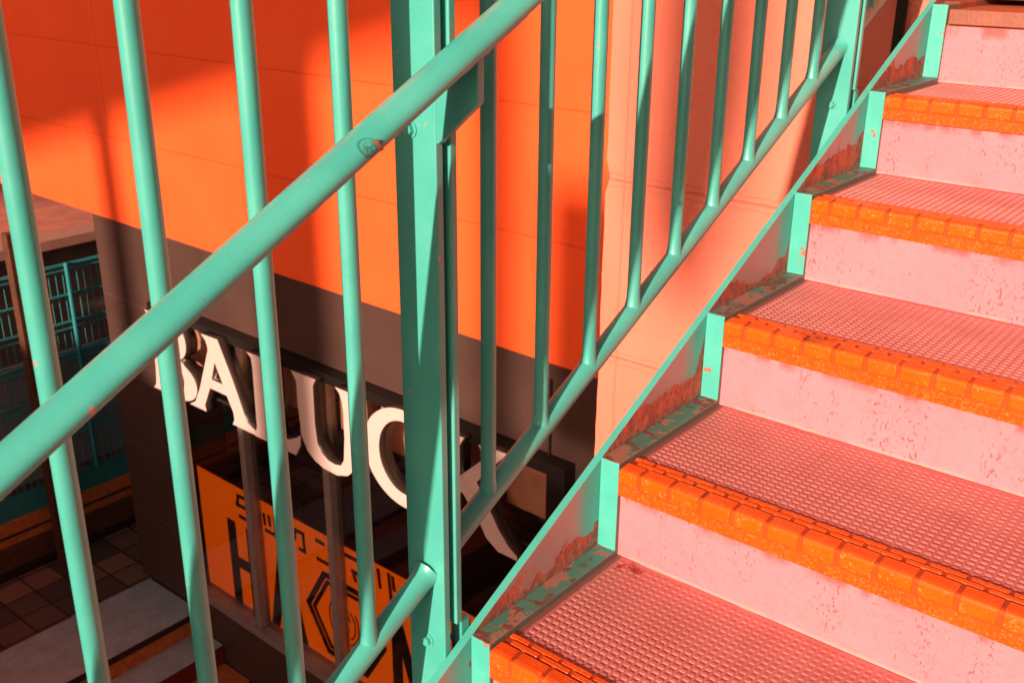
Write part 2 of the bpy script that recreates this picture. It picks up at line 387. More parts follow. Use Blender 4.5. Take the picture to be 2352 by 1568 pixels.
def link(name, me, mats, parent=None, loc=(0,0,0), bevel=0.0):
    o = bpy.data.objects.new(name, me); COL.objects.link(o)
    if not isinstance(mats, (list, tuple)): mats = [mats]
    if len(me.materials) == 0:
        for m in mats: me.materials.append(MAT[m] if isinstance(m, str) else m)
    o.location = loc
    if parent is not None:
        o.parent = parent; o.matrix_parent_inverse = parent_inv(parent)
    if bevel:
        b = o.modifiers.new('bevel', 'BEVEL'); b.width = bevel; b.segments = 2; b.limit_method = 'ANGLE'
    return o
def parent_inv(p): return Matrix.Translation(p.location).inverted()   # nothing here is rotated or scaled
def build(mb, name, mats, parent=None, loc=(0,0,0), bevel=0.0, smooth=False):
    return link(name, mb.mesh(name, smooth), mats, parent, loc, bevel)
def tag(o, label, cat, group=None, kind=None):
    o['label'] = label; o['category'] = cat
    if group: o['group'] = group
    if kind: o['kind'] = kind
    return o
def thing(name, loc, label, cat, group=None):
    o = bpy.data.objects.new(name, None); COL.objects.link(o); o.location = loc; o.empty_display_size = .1
    return tag(o, label, cat, group)
def structure(o): o['kind'] = 'structure'; return o

def poly_mesh(name, loops, depth, fn, mats):
    """filled outline with holes, extruded; fn maps (u, w, depth) to a world point"""
    cu = bpy.data.curves.new(name, 'CURVE'); cu.dimensions = '2D'; cu.fill_mode = 'BOTH'; cu.extrude = depth/2
    for lp in loops:
        s = cu.splines.new('POLY'); s.points.add(len(lp)-1); s.use_cyclic_u = True
        for pt, (a, b) in zip(s.points, lp): pt.co = (a, b, 0, 1)
    o = bpy.data.objects.new(name, cu); COL.objects.link(o)
    me = bpy.data.meshes.new_from_object(o, depsgraph=bpy.context.evaluated_depsgraph_get())
    bpy.data.objects.remove(o); bpy.data.curves.remove(cu)
    me.name = name
    idx = [0 if abs(p.normal.z) > .9 else 1 for p in me.polygons]
    for v in me.vertices: v.co = fn(v.co.x, v.co.y, v.co.z)
    me.materials.clear()
    for m_ in mats: me.materials.append(MAT[m_])
    for p, i_ in zip(me.polygons, idx): p.material_index = i_
    bm = bmesh.new(); bm.from_mesh(me); bmesh.ops.remove_doubles(bm, verts=bm.verts[:], dist=1e-6); bmesh.ops.recalc_face_normals(bm, faces=bm.faces[:]); bm.to_mesh(me); bm.free()
    return me
def smooth_loop(lp, n=2):
    for _ in range(n):
        out = []
        for i in range(len(lp)):
            a, b = lp[i], lp[(i+1) % len(lp)]
            out += [(a[0]*.75+b[0]*.25, a[1]*.75+b[1]*.25), (a[0]*.25+b[0]*.75, a[1]*.25+b[1]*.75)]
        lp = out
    return lp

# the shop wall runs almost along x; its own frame: u along the wall, v into the building, z up
WA = math.atan(-.0235); WO = Vector((-1.57, 2.2, 0))
WX = Vector((math.cos(WA), math.sin(WA), 0)); WY = Vector((-math.sin(WA), math.cos(WA), 0))
def W(u, v, z): p = WO + WX*u + WY*v; return (p.x, p.y, z)

# ------------------------------------------------------------------ ground and paving (large structure first)
g = MB(); g.box(-200, 200, -200, 200, -4.6, -4.4); structure(build(g, 'ground', 'ground'))
g = MB(); g.box(-6.40, -5.60, -6, 12, -4.4, -3.672); structure(build(g, 'pavement', 'tiles'))
g = MB()
g.box(-4.10, 6, -6, 2.15, -4.4, -4.15)
structure(build(g, 'path', 'tiles'))

# ------------------------------------------------------------------ shop building
shop = thing('shop_building', WO + Vector((0, 0, -4.2)), 'orange painted shop front with black lower wall and wide windows', 'building')
b = MB(); b.box(-14, 4.5, 0, .30, -.855, 5.0, fn=W); build(b, 'upper_wall', 'orange', shop)
b = MB()
b.box(-4.16, -3.46, .004, .40, -4.4, -.855, fn=W); b.box(-.07, 4.5, .004, .40, -4.4, -.855, fn=W)
b.box(-3.46, -.07, .004, .30, -1.30, -.855, fn=W); b.box(-3.46, -.07, .004, .30, -4.4, -3.50, fn=W)
build(b, 'lower_wall', 'black', shop)
b = MB(); b.box(-4.1, 4.4, 2.4, 2.45, -4.4, -1, fn=W); b.box(-4.1, 4.4, .41, 2.4, -1.25, -1.2, fn=W); b.box(-4.1, 4.4, .41, 2.4, -3.9, -3.85, fn=W)
build(b, 'interior', 'dark', shop)
# window frame: head rail, stiles, mullions, sill
b = MB(); b.box(-3.46, -.07, -.075, .10, -1.358, -1.303, fn=W)
head = build(b, 'window_frame', 'blackmetal', shop)
for a0, a1, v0 in ((-.175, -.072, -.072), (-3.46, -3.42, -.02)):
    b = MB(); b.box(a0, a1, v0, .10, -3.40, -1.360, fn=W); build(b, 'stile', 'blackmetal', head)
for uu in (-2.64, -1.83, -1.02):
    b = MB(); b.box(uu, uu+.055, -.035, .045, -3.405, -1.362, fn=W); build(b, 'mullion', 'alu', head)
b = MB(); b.box(-3.45, -.07, -.06, .12, -3.455, -3.408, fn=W); b.box(-3.45, -.07, -.035, .12, -3.495, -3.457, fn=W); build(b, 'sill', 'alu', shop)
for a0, a1 in ((-3.418, -2.642), (-2.583, -1.832), (-1.773, -1.022), (-.963, -.177)):
    b = MB(); b.box(a0, a1, .012, .018, -3.404, -1.36, fn=W); build(b, 'window_pane', 'glass', shop)
for a0, a1 in ((-3.40, -3.02), (-2.95, -2.66), (-2.55, -2.34), (-2.28, -1.86), (-1.75, -1.48), (-1.41, -1.04), (-.94, -.60), (-.52, -.27)):
    b = MB(); b.box(a0, a1, .055, .085, -1.690, -1.362, fn=W); build(b, 'blind', 'blind', shop)
b = MB(); b.tube(W(-.215, -.004, -1.30), W(-.215, -.004, -.93), .006, 8); build(b, 'cable', 'blackmetal', shop)

# shop sign, channel letters on the head rail
sign = thing('shop_sign', W(-1.8, -.12, -1.85), 'white raised channel letters spelling BALUCK across the shop window', 'sign')
def ell(cx, cz, rx, rz, a0, a1, n=28): return [(cx+rx*math.cos(math.radians(a0+(a1-a0)*i/n)), cz+rz*math.sin(math.radians(a0+(a1-a0)*i/n))) for i in range(n+1)]
LET = {
 'A': [[(-2.776,-1.327),(-2.607,-1.322),(-2.478,-1.570),(-2.404,-1.737),(-2.374,-1.790),(-2.302,-1.815),(-2.300,-1.846),(-2.531,-1.847),(-2.509,-1.811),(-2.513,-1.764),(-2.566,-1.670),(-2.737,-1.670),(-2.812,-1.805),(-2.802,-1.848),(-2.984,-1.850),(-2.916,-1.813),(-2.848,-1.702),(-2.718,-1.417),(-2.720,-1.396),(-2.736,-1.357)],
       [(-2.660,-1.480),(-2.709,-1.606),(-2.595,-1.606)]],
 'B': [[(-3.391,-1.320),(-3.10,-1.320)] + ell(-3.10,-1.450,.145,.130,88,-70,14) + [(-3.005,-1.588)] + ell(-3.09,-1.718,.208,.132,62,-90,16) + [(-3.241,-1.850),(-3.391,-1.856),(-3.357,-1.820),(-3.340,-1.70),(-3.335,-1.45),(-3.352,-1.360)],
       [(-3.215,-1.365)] + ell(-3.12,-1.462,.055,.092,90,-90,10) + [(-3.215,-1.555)], [(-3.215,-1.615)] + ell(-3.12,-1.712,.100,.092,85,-90,10) + [(-3.215,-1.805)]],
 'L': [[(-2.325,-1.322),(-2.072,-1.318),(-2.098,-1.358),(-2.108,-1.42),(-2.106,-1.70),(-2.090,-1.762),(-1.994,-1.770),(-1.920,-1.735),(-1.878,-1.707),(-1.882,-1.768),(-1.930,-1.848),(-2.310,-1.850),(-2.285,-1.781),(-2.279,-1.410),(-2.286,-1.350)]],
 'U': [[(-1.921,-1.323),(-1.712,-1.319),(-1.738,-1.363),(-1.742,-1.590),(-1.730,-1.705),(-1.700,-1.752),(-1.645,-1.780),(-1.590,-1.786),(-1.540,-1.775),(-1.513,-1.735),(-1.498,-1.600),(-1.496,-1.446),(-1.504,-1.384),(-1.519,-1.344),(-1.552,-1.315),(-1.385,-1.315),(-1.412,-1.352),(-1.422,-1.45),(-1.424,-1.70),(-1.440,-1.775),(-1.490,-1.820),(-1.576,-1.848),(-1.690,-1.845),(-1.765,-1.822),(-1.825,-1.780),(-1.868,-1.700),(-1.881,-1.50),(-1.880,-1.377)]],
 'C': [ell(-1.035,-1.567,.305,.277,42,318,44) + [(-.80,-1.700),(-.845,-1.672)] + ell(-1.040,-1.560,.187,.205,320,40,36) + [(-.835,-1.445),(-.80,-1.445),(-.795,-1.34)]],
 'K': [[(-.845,-1.308),(-.623,-1.303),(-.658,-1.360),(-.663,-1.524),(-.514,-1.386),(-.505,-1.345),(-.535,-1.308),(-.350,-1.296),(-.400,-1.345),(-.545,-1.510),(-.400,-1.722),(-.340,-1.785),(-.290,-1.812),(-.290,-1.836),(-.410,-1.836),(-.485,-1.790),(-.533,-1.715),(-.640,-1.600),(-.663,-1.620),(-.660,-1.780),(-.625,-1.836),(-.835,-1.836),(-.800,-1.785),(-.797,-1.370)]],
}
for ch in 'BALUCK':
    me = poly_mesh('letter', LET[ch], .085, lambda u, z, d: W(u, -.092-d, z), ['white', 'letterside'])
    o = link('letter', me, ['white', 'letterside'], sign); o['label'] = 'letter ' + ch + ' with a pale face and dark sides'
b = MB(); b.box(-3.42, -.24, -.052, -.04, -1.375, -1.361, fn=W); b.box(-3.42, -.24, -.052, -.04, -1.80, -1.786, fn=W); build(b, 'sign_rail', 'letterside', sign)

# banner behind the glass
ban = thing('window_banner', W(-1.9, .05, -3.4), 'orange printed banner with black lettering and hexagon behind the shop window', 'banner')
b = MB(); b.box(-3.30, -.20, .052, .056, -3.40, -2.472, fn=W); build(b, 'banner_sheet', 'banner', ban)
FB = lambda u, z, d: W(u, .050-d, z)
def strokes(name, loops, label):
    o = link(name, poly_mesh(name, loops, .002, FB, ['ink', 'ink']), ['ink', 'ink'], ban); o['label'] = label
rect = lambda a, b_, c, d: [(a, c), (b_, c), (b_, d), (a, d)]
strokes('print', [[(-2.995,-2.752),(-2.903,-2.752),(-2.903,-3.020),(-2.786,-3.020),(-2.786,-2.752),(-2.698,-2.752),(-2.698,-3.405),(-2.786,-3.405),(-2.786,-3.105),(-2.903,-3.105),(-2.903,-3.405),(-2.995,-3.405)]], 'black letter H')
strokes('print', [[(-2.445,-2.752),(-2.345,-2.752),(-2.200,-3.395),(-2.280,-3.395),(-2.318,-3.262),(-2.462,-3.262),(-2.494,-3.395),(-2.580,-3.395)], [(-2.392,-2.88),(-2.330,-3.18),(-2.446,-3.18)]], 'black letter A')
hexa = lambda s: [(-1.815+.375*s*math.cos(math.radians(60*i)), -3.04+.352*s*math.sin(math.radians(60*i))) for i in range(6)]
strokes('print', [hexa(1.0), hexa(.865), hexa(.83), hexa(.735)], 'double black hexagon outline')
sw = []
for k, (rx, rz, a0, a1) in enumerate(((.15,.19,100,250),(.125,.165,110,240),(.13,.16,-70,40),(.10,.12,-60,60),(.06,.08,20,200),(.05,.05,200,330))):
    o_ = ell(-1.815, -3.03, rx, rz, a0, a1, 16); i_ = ell(-1.815, -3.03, rx-.010, rz-.010, a1, a0, 16); sw.append(o_+i_)
strokes('print', sw, 'thin curved lines inside the hexagon')
strokes('print', [[(-1.395,-2.752),(-1.310,-2.752),(-1.190,-3.12),(-1.190,-2.752),(-1.105,-2.752),(-1.105,-3.395),(-1.185,-3.395),(-1.310,-3.02),(-1.310,-3.395),(-1.395,-3.395)]], 'black letter N')
strokes('print', [rect(-1.02,-.90,-2.70,-2.66)], 'short black stroke')
strokes('print', [[(-.85,-2.545),(-.81,-2.545),(-.81,-2.60),(-.77,-2.60),(-.77,-2.545),(-.74,-2.545),(-.74,-2.525),(-.77,-2.525),(-.77,-2.50),(-.81,-2.50),(-.81,-2.525),(-.85,-2.525)]], 'small black cross shaped character')
t_ = .014
G = [((-2.841,-2.530),(-2.720,-2.524)),((-2.841,-2.530),(-2.853,-2.605)),((-2.861,-2.598),(-2.823,-2.599)),((-2.797,-2.600),(-2.716,-2.600)),((-2.836,-2.684),(-2.718,-2.682)),
     ((-2.568,-2.567),(-2.564,-2.628)),((-2.515,-2.562),(-2.511,-2.617)),((-2.454,-2.558),(-2.451,-2.680)),((-2.555,-2.675),(-2.450,-2.675)),
     ((-2.250,-2.547),(-2.170,-2.546)),((-2.250,-2.547),(-2.258,-2.61)),((-2.173,-2.546),(-2.166,-2.674)),((-2.213,-2.671),(-2.166,-2.674)),
     ((-2.040,-2.536),(-1.979,-2.538)),((-2.039,-2.666),(-1.905,-2.667)),((-1.906,-2.519),(-1.905,-2.667)),
     ((-1.772,-2.525),(-1.654,-2.523)),((-1.654,-2.523),(-1.66,-2.60)),((-1.716,-2.614),(-1.654,-2.615)),((-1.716,-2.614),(-1.695,-2.668)),
     ((-1.488,-2.508),(-1.478,-2.613)),((-1.40,-2.50),(-1.385,-2.67)),((-1.367,-2.506),(-1.358,-2.578))]
gl = []
for (a, b_) in G:
    a = Vector(a); b_ = Vector(b_); d = (b_-a).normalized()*t_; n = Vector((-d.y, d.x))
    gl.append([(p.x, p.y) for p in (a-d+n, b_+d+n, b_+d-n, a-d-n)])
for g0, g1 in ((0, 5), (5, 9), (9, 13), (13, 16), (16, 20), (20, 21), (21, 22), (22, 23)):
    mesh_g = MB()
    for k, lp in enumerate(gl[g0:g1]):
        s = len(mesh_g.v); dd = .0495 - k*.00004
        mesh_g.v += [W(p[0], dd, p[1]) for p in lp]; mesh_g.face([s, s+1, s+2, s+3])
    build(mesh_g, 'print', 'ink', ban)

# ------------------------------------------------------------------ entrance steps below the window
ent = thing('entrance_steps', (-5.0, 1.5, -4.4), 'grey stone slab with steps going down along the black shop wall', 'steps')
ws = lambda x: 2.2 - .0235*(x+1.57) - .004
def sstep(name, x0, x1, z0, z1, top, side):
    b = MB(); y1 = min(ws(x0), ws(x1))
    b.box(x0, x1, -1.2, y1, z0, z1, 0, xm=1)
    return build(b, name, [top, side], ent)
sstep('slab', -5.595, -4.97, -4.4, -3.662, 'slab', 'brick')
sstep('step', -4.968, -4.70, -4.4, -3.83, 'slab', 'maroon')
sstep('step', -4.698, -4.40, -4.4, -3.98, 'brick', 'maroon')
b = MB(); b.box(-4.969, -4.955, -1.2, 2.25, -3.705, -3.664); build(b, 'slab_nosing', 'soil', ent)

# ------------------------------------------------------------------ fence, curb, post and terrace beyond the passage
XF = -6.45
curb = thing('orange_curb', (XF, 1.5, -3.66), 'low orange tiled curb under the teal mesh fence', 'curb')
b = MB(); b.box(XF-.30, XF, -4, 8, -3.66, -3.235); build(b, 'curb_wall', 'brick', curb)
b = MB(); b.box(XF+.001, XF+.07, -4, 8, -3.585, -3.43); build(b, 'curb_step', 'wood', curb)
b = MB(); b.box(XF+.001, XF+.03, -4, 8, -3.67, -3.586); build(b, 'curb_recess', 'soil', curb)
b = MB(); b.box(XF, XF+.012, -4, 8, -3.36, -3.345); build(b, 'curb_joint', 'soil', curb)
fen = thing('mesh_fence', (XF, 1.5, -3.235), 'teal wire mesh fence on the orange curb beyond the black corner', 'fence')
b = MB(); b.box(XF-.03, XF-.01, -4, 8, -3.235, -3.05); build(b, 'kick_plate', 'fencedark', fen)
b = MB()
y = -2.0
while y < 6.5:
    b.tube((XF-.015, y, -3.05), (XF-.015, y, -1.42), .0032, 5, caps=False); y += .055
build(b, 'wire_panel', 'fence', fen)
b = MB()
for zz_, r_ in ((-1.39, .014), (-1.43, .007), (-1.62, .010), (-1.83, .010), (-1.88, .007), (-2.08, .014), (-2.13, .008), (-2.36, .009), (-2.42, .009), (-2.72, .011)):
    b.tube((XF-.004, -3, zz_), (XF-.004, 7, zz_), r_, 6, caps=False)
build(b, 'wire_rail', 'fence', fen)
for yy in (-1.2, .6, 2.42, 4.2):
    b = MB(); b.tube((XF+.02, yy, -3.05), (XF+.02, yy, -1.37), .016, 10); build(b, 'fence_post', 'fence', fen)
b = MB(); b.box(XF-.16, XF-.12, -3, 7, -3.05, -2.10); tag(build(b, 'grey_board', 'greyboard'), 'grey blue board standing low behind the teal mesh fence', 'board')
pl = MB(); pl.box(-6.30, -6.22, 1.93, 2.00, -3.67, -1.02); tag(build(pl, 'wooden_post', 'wood', bevel=.004), 'slim brown timber post in front of the mesh fence', 'post')
ter = thing('terrace', (-9, 2, -4.4), 'raised terrace with red brown top and cream coping past the fence', 'terrace')
b = MB(); b.box(-13, -7.72, -4, 9, -1.60, -1.49); build(b, 'terrace_top', 'terr', ter)
b = MB(); b.box(-7.72, -7.46, -4, 9, -1.56, -1.482); build(b, 'coping', 'cream', ter)
b = MB(); b.box(-13, -7.75, -4, 9, -4.4, -1.602); build(b, 'terrace_wall', 'asphaltwall', ter)
b = MB(); b.box(-13.3, -13.002, -4, 9, -4.4, -1.36); build(b, 'back_coping', 'cream', ter)
b = MB(); b.box(-7.74, XF-.31, -6, 9, -4.4, -3.3); structure(build(b, 'pavement', 'tiles'))

# ------------------------------------------------------------------ pink wall behind the upper flight
pw = MB()
rz = [(-4.4 + i*.05) for i in range(int(9.4/.05))]
rr = random.Random(3)
edge = [-.928 + .003*(rr.random()-.5) - (.012 if abs(z-.243) < .02 else 0)*(-1) for z in rz]
s = len(pw.v)
for z, xe in zip(rz, edge):
    pw.v += [(xe, 1.30, z), (-.04, 1.30, z), (-.04, 1.52, z), (xe, 1.52, z)]
for i in range(len(rz)-1):
    a = s+i*4
    for k in range(4): pw.face([a+k, a+(k+1)%4, a+4+(k+1)%4, a+4+k])
pw.face([s, s+3, s+2, s+1]); e = s+(len(rz)-1)*4; pw.face([e, e+1, e+2, e+3])
tag(build(pw, 'stucco_wall', 'stucco'), 'rough pink stucco wall right of the orange wall, behind the stair', 'wall')
pp = MB(); pp.path([Vector((-.128, 1.275, z)) for z in (-.5, .5, .7, .9, 2.5)], [.0125]*5, 12)
tag(build(pp, 'drain_pipe', 'pipe', smooth=True), 'thin black vertical drain pipe on the pink stucco wall', 'pipe')

# ------------------------------------------------------------------ staircase
WID = 1.25
st = thing('staircase', (.6, 0, -.75), 'pink stair with orange nosings and flaking teal edging climbing to the right', 'staircase')
# risers
KS = range(-8, 5)
m = MB(); m.box(.0, WID, 0, .02, 0, R-.034); rme = m.mesh('riser'); rme.materials.append(MAT['riser'])
for k in KS: link('riser', rme, [], st, (0, k*T, k*R))
# treads with raised rubber nubs
m = MB(); m.box(.0, WID, .0425, T-.0005, -.02, -.0006)
rows = 20; cols = 97; rr = random.Random(5)
for i in range(rows):
    y0 = .0475 + i*.01235
    if y0 > T-.012: break
    t = min(1, max(0, (y0-.135)/.05)); t = t*t*(3-2*t)
    h = .0009*(1-t) + .0004*t; ly = .0070*(1-t) + .0058*t; lx = .0090*(1-t) + .0080*t
    for j in range(cols):
        x0 = .0135 + j*.01268 + (.0002*(rr.random()-.5))
        hh = h*(.9+.2*rr.random()); c = .0012*(1-t)+.0007*t; q = .0022*(1-.5*t)
        s = len(m.v)
        ring = lambda ins, z: [(x0+ins+q, y0+ins, z), (x0+lx-ins-q, y0+ins, z), (x0+lx-ins, y0+ins+q*.6, z), (x0+lx-ins, y0+ly-ins-q*.6, z), (x0+lx-ins-q, y0+ly-ins, z), (x0+ins+q, y0+ly-ins, z), (x0+ins, y0+ly-ins-q*.6, z), (x0+ins, y0+ins+q*.6, z)]
        m.v += ring(0, -.0008) + ring(.0002, hh*.65) + ring(c, hh)
        for lv in (0, 8):
            for k in range(8): m.face([s+lv+k, s+lv+(k+1)%8, s+lv+8+(k+1)%8, s+lv+8+k])
        m.face([s+16+k for k in range(8)])
tme = m.mesh('tread'); tme.materials.append(MAT['tread'])
for k in KS: link('tread', tme, [], st, (0, (k-1)*T, k*R))
# nosings: bed + rounded front bricks + two rows of ribbed bricks on top
bed = [(-.0092,-.042),(-.0092,-.0015),(-.0078,.0006),(-.0045,.0018),(.0422,.0018),(.0422,-.020),(.0,-.020),(.0,-.042)]
m = MB(); m.prism(bed, 'x', .0008, WID, 1)
def ribs(y0, y1, n, top, val):
    out = []; p = (y1-y0)/n
    for i in range(n):
        a = y0+i*p; out += [(a+p*.04, top-.0002), (a+p*.22, top), (a+p*.56, top), (a+p*.64, val), (a+p*.96, val)]
    return out
front = [(-.005,-.0225),(-.0088,-.0218),(-.0106,-.0198),(-.0112,-.0165),(-.0112,-.0026),(-.0107,-.0002),(-.0094,.0018),(-.0074,.0032),(-.0030,.0042)] + ribs(-.0020,.0152,5,.0042,.0024) + [(.0158,.0022),(.0158,.0004),(-.005,-.001)]
rowA = [(.0192,.0008),(.0192,.0026),(.0198,.0036)] + ribs(.0200,.0282,3,.0038,.0022) + [(.0288,.0024),(.0288,.0008)]
rowB = [(.0313,.0008),(.0313,.0026),(.0319,.0034)] + ribs(.0321,.0400,3,.0036,.0021) + [(.0407,.0024),(.0407,.0008)]
def shrink(pf, d):
    cy = sum(p[0] for p in pf)/len(pf); cz = min(p[1] for p in pf)
    return [(cy+(p[0]-cy)*(1-d*1.3), p[1]-d*.003) for p in pf]
def bricks(pf, phase, gap=.0062, pitch=.0511):
    x = phase - pitch
    while x < WID:
        a, b_ = max(x+gap, .0025), min(x+pitch, WID-.002)
        if b_-a > .006:
            n = len(pf); s = len(m.v); e = .0014
            secs = [(a, shrink(pf, .10)), (a+e*.4, shrink(pf, .035)), (a+e, pf), (b_-e, pf), (b_-e*.4, shrink(pf, .035)), (b_, shrink(pf, .10))]
            for xx, pr in secs: m.v.extend([(xx, p, q) for p, q in pr])
            for lv in range(len(secs)-1):
                for i in range(n): m.face([s+lv*n+i, s+lv*n+(i+1)%n, s+(lv+1)*n+(i+1)%n, s+(lv+1)*n+i], 0)
            m.face([s+i for i in range(n)][::-1], 0); m.face([s+(len(secs)-1)*n+i for i in range(n)], 0)
        x += pitch
bricks(front, .0342); bricks(rowA, .0073, .0060); bricks(rowB, .0340, .0056)
nme = m.mesh('nosing'); nme.materials.append(MAT['nosing']); nme.materials.append(MAT['nosing_base'])
for k in range(-8, 4): link('nosing', nme, [], st, (0, k*T, (k+1)*R))
# stringer plate
m = MB(); y0, y1 = -2.7, 1.42
m.prism([(y0, .5064*y0+.163), (y0, .5064*y0-.16), (y1, .5064*y1-.16), (y1, .5064*y1+.163)], 'x', -.0465, -.034)
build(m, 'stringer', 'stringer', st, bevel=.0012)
# teal edge strip following the steps
m = MB(); poly = []
for k in range(-8, 5):
    yk, zk = k*T, k*R
    poly += [(yk-.0085, zk+.010), (yk-.0085, zk+R+.010)]
outer = [(-8*T-T, -8*R+.010)] + poly + [(4*T+.06, 5*R+.010)]
inner = [(y_+.028, z_-.030) for y_, z_ in outer[1:-1]]
inner = [(-8*T-T, -8*R-.020)] + inner + [(4*T+.06, 5*R-.020)]
m.prism(outer + inner[::-1], 'x', -.034, .0)
build(m, 'edge_strip', 'strip', st, bevel=.0022)
# landing with trim
m = MB(); m.box(.0, WID, 4*T+.004, 3.2, 5*R-.12, 5*R-.002); build(m, 'landing', 'carpet', st)
m = MB(); m.box(.004, WID, 4*T-.009, 4*T+.003, 5*R-.030, 5*R+.001); build(m, 'landing_trim', 'trim', st, bevel=.002)
m = MB(); m.box(-.034, .0, 4*T+.061, 3.0, 5*R-.06, 5*R+.012); m.box(-.030, .16, 4*T+.23, 3.0, 5*R+.012, 5*R+.05); build(m, 'landing_edge', 'rustedge', st, bevel=.003)
# far side
m = MB(); m.prism([(y0, .5064*y0+.163), (y0, .5064*y0-.16), (y1, .5064*y1-.16), (y1, .5064*y1+.163)], 'x', WID+.001, WID+.0135)
build(m, 'stringer', 'teal', st)

# ------------------------------------------------------------------ railing
SL = .5064; XB = -.080; RB = .0104
rail = thing('stair_railing', (XB, 0, .0), 'teal steel stair railing with round balusters, twin flat posts and handrail', 'railing')
hdir = Vector((0, 1, SL)).normalized()
PY = [-2.671, -1.503, -.335, .833]
# baluster (one mesh, copied)
m = MB(); zb = .281+.0085
m.path([Vector((XB, 0, zb)), Vector((XB, 0, zb+.006)), Vector((XB, 0, zb+.014)), Vector((XB, 0, zb+.03)), Vector((XB, 0, 1.35))], [.0138, .0124, .0110, RB, RB], 24)
bme = m.mesh('baluster', True); bme.materials.append(MAT['teal'])
def rail_path(z0, L=1.1385):
    m = MB(); ts = [0, .004, .009, .016, L-.016, L-.009, L-.004, L]; rs = [.0215, .0184, .0165, .0158, .0158, .0165, .0184, .0215]
    m.path([Vector((XB, t, z0+t*SL)) for t in ts], rs, 28); return m
m = rail_path(.281); brme = m.mesh('bottom_rail', True); brme.materials.append(MAT['teal'])
m = rail_path(1.35); trme = m.mesh('top_rail', True); trme.materials.append(MAT['teal'])
for s_i in range(-1, 3):
    yp = -.335 + 1.168*(s_i-1)
    for j in range(1, 10):
        yb = yp + .1168*j
        if -2.65 < yb < 1.9: link('baluster', bme, [], rail, (0, yb+.001, yb*SL))
    ys = yp + .0225
    link('bottom_rail', brme, [], rail, (0, ys, ys*SL)); link('top_rail', trme, [], rail, (0, ys, ys*SL))
# handrail
hx, hc, hr = .001, .9628, .0150
HW, HT = .0228, .0135                                   # half width and crown height of the moulded handrail
pf = [(HW*math.cos(math.pi*i/28), HT*math.sin(math.pi*i/28)) for i in range(29)]
pf += [(-HW*.985,-.0030),(-.0205,-.0062),(-.0182,-.0066),(-.0178,-.0046),(-.0160,-.0046),(-.0155,-.0082),(.0155,-.0082),(.0160,-.0046),(.0178,-.0046),(.0182,-.0066),(.0205,-.0062),(HW*.985,-.0030)]
upn = Vector((0, -hdir.z, hdir.y)); m = MB(); n = len(pf)
for t in (-2.75, 2.2):
    for a, b_ in pf: m.v.append(tuple(Vector((hx+a, t, hc+t*SL)) + upn*b_))
for i in range(n): m.face([i, (i+1)%n, n+(i+1)%n, n+i])
m.face(list(range(n))[::-1]); m.face([n+i for i in range(n)])
build(m, 'handrail', 'teal', rail, smooth=True)
def hexbolt(parent, x, y, z):
    m = MB(); n = 20
    m.path([Vector((x, y, z)), Vector((x, y-.0018, z))], [.0098, .0098], 22)
    m.path([Vector((x, y-.0018, z)), Vector((x, y-.0072, z)), Vector((x, y-.0082, z))], [.0068, .0068, .0058], 6)
    build(m, 'bolt', 'teal', parent)
for yp in PY:
    zt = yp*SL; y_ = yp-.010
    m = MB(); m.box(-.1135, -.0475, y_, y_+.0115, zt-.06, zt+1.39)
    po = build(m, 'post', 'teal', rail, bevel=.0016)
    m = MB(); m.box(-.112, -.0445, y_+.0205, y_+.0315, zt+.20, zt+1.39); build(m, 'back_plate', 'teal', po, bevel=.0016)
    m = MB(); m.box(-.110, -.058, y_+.0118, y_+.0203, zt-.06, zt+1.38); build(m, 'spacer', 'soil', po)
    m = MB(); m.box(-.0665, -.0475, y_+.0325, y_+.050, zt+.02, zt+.200); build(m, 'lug', 'teal', po, bevel=.002)
    hexbolt(po, -.086, y_, zt+.864); hexbolt(po, -.0785, y_, zt+.172)
    # bracket plate carrying the handrail
    m = MB(); m.prism([(-.0480, zt+.852), (-.0445, zt+.852), (.0125, zt+.9005), (.0140, zt+.9045), (.0140, zt+.950), (-.012, zt+.950), (-.0480, zt+.920)], 'y', y_+.0005, y_+.0115)
    br = build(m, 'bracket', 'teal', rail, bevel=.0012)
    m = MB(); zc = hc - .0084/math.cos(math.atan(SL))
    ya, yb = yp-.030, yp+.075
    pr = [(ya, zc+SL*ya-.0005), (yb, zc+SL*yb-.0005), (yb+.002, zc+SL*yb-.0045), (ya, zc+SL*ya-.0055)]
    m.prism(pr, 'x', hx-.010, hx+.012); build(m, 'saddle', 'teal', br, bevel=.0008)

# sticker on the handrail
def on_rail(along, around, off=0.0):
    """point on the handrail skin: along in metres of run, around in radians from the camera facing side"""
    c = Vector((hx, -.62, hc-.62*SL)) + hdir*along
    side = Vector((1, 0, 0)); upv = side.cross(hdir); upv = -upv if upv.z < 0 else upv
    return c + side*math.cos(around)*(HW+off) + upv*math.sin(around)*(HT+off)

def skin_patch(name, mat, parent, a0, a1, r0, r1, rho0, rho1, off, n=40):
    """ring or disc segment laid on the handrail (s along the rail, t around it), polar about the sticker centre"""
    m = MB(); SC = .0; TC = TCC
    for i in range(n+1):
        t = math.radians(a0 + (a1-a0)*i/n)
        for r_ in (rho0, rho1):
            m.v.append(tuple(on_rail(STX + r_*math.cos(t), TC + r_*math.sin(t)/hr, off)))
    for i in range(n): m.face([2*i, 2*i+1, 2*i+3, 2*i+2])
    return build(m, name, mat, parent)
STX = .126; TCC = .38
sk = thing('round_sticker', tuple(on_rail(STX, TCC)), 'small round sticker peeling off the teal handrail', 'sticker')
skin_patch('sticker_film', 'sticker', sk, 0, 360, 0, 0, .0005, .0108, .00015)
for ra in (.0104, .0092, .0060): skin_patch('ring_print', 'ink', sk, 0, 360, 0, 0, ra-.00022, ra, .0003)
m = MB()
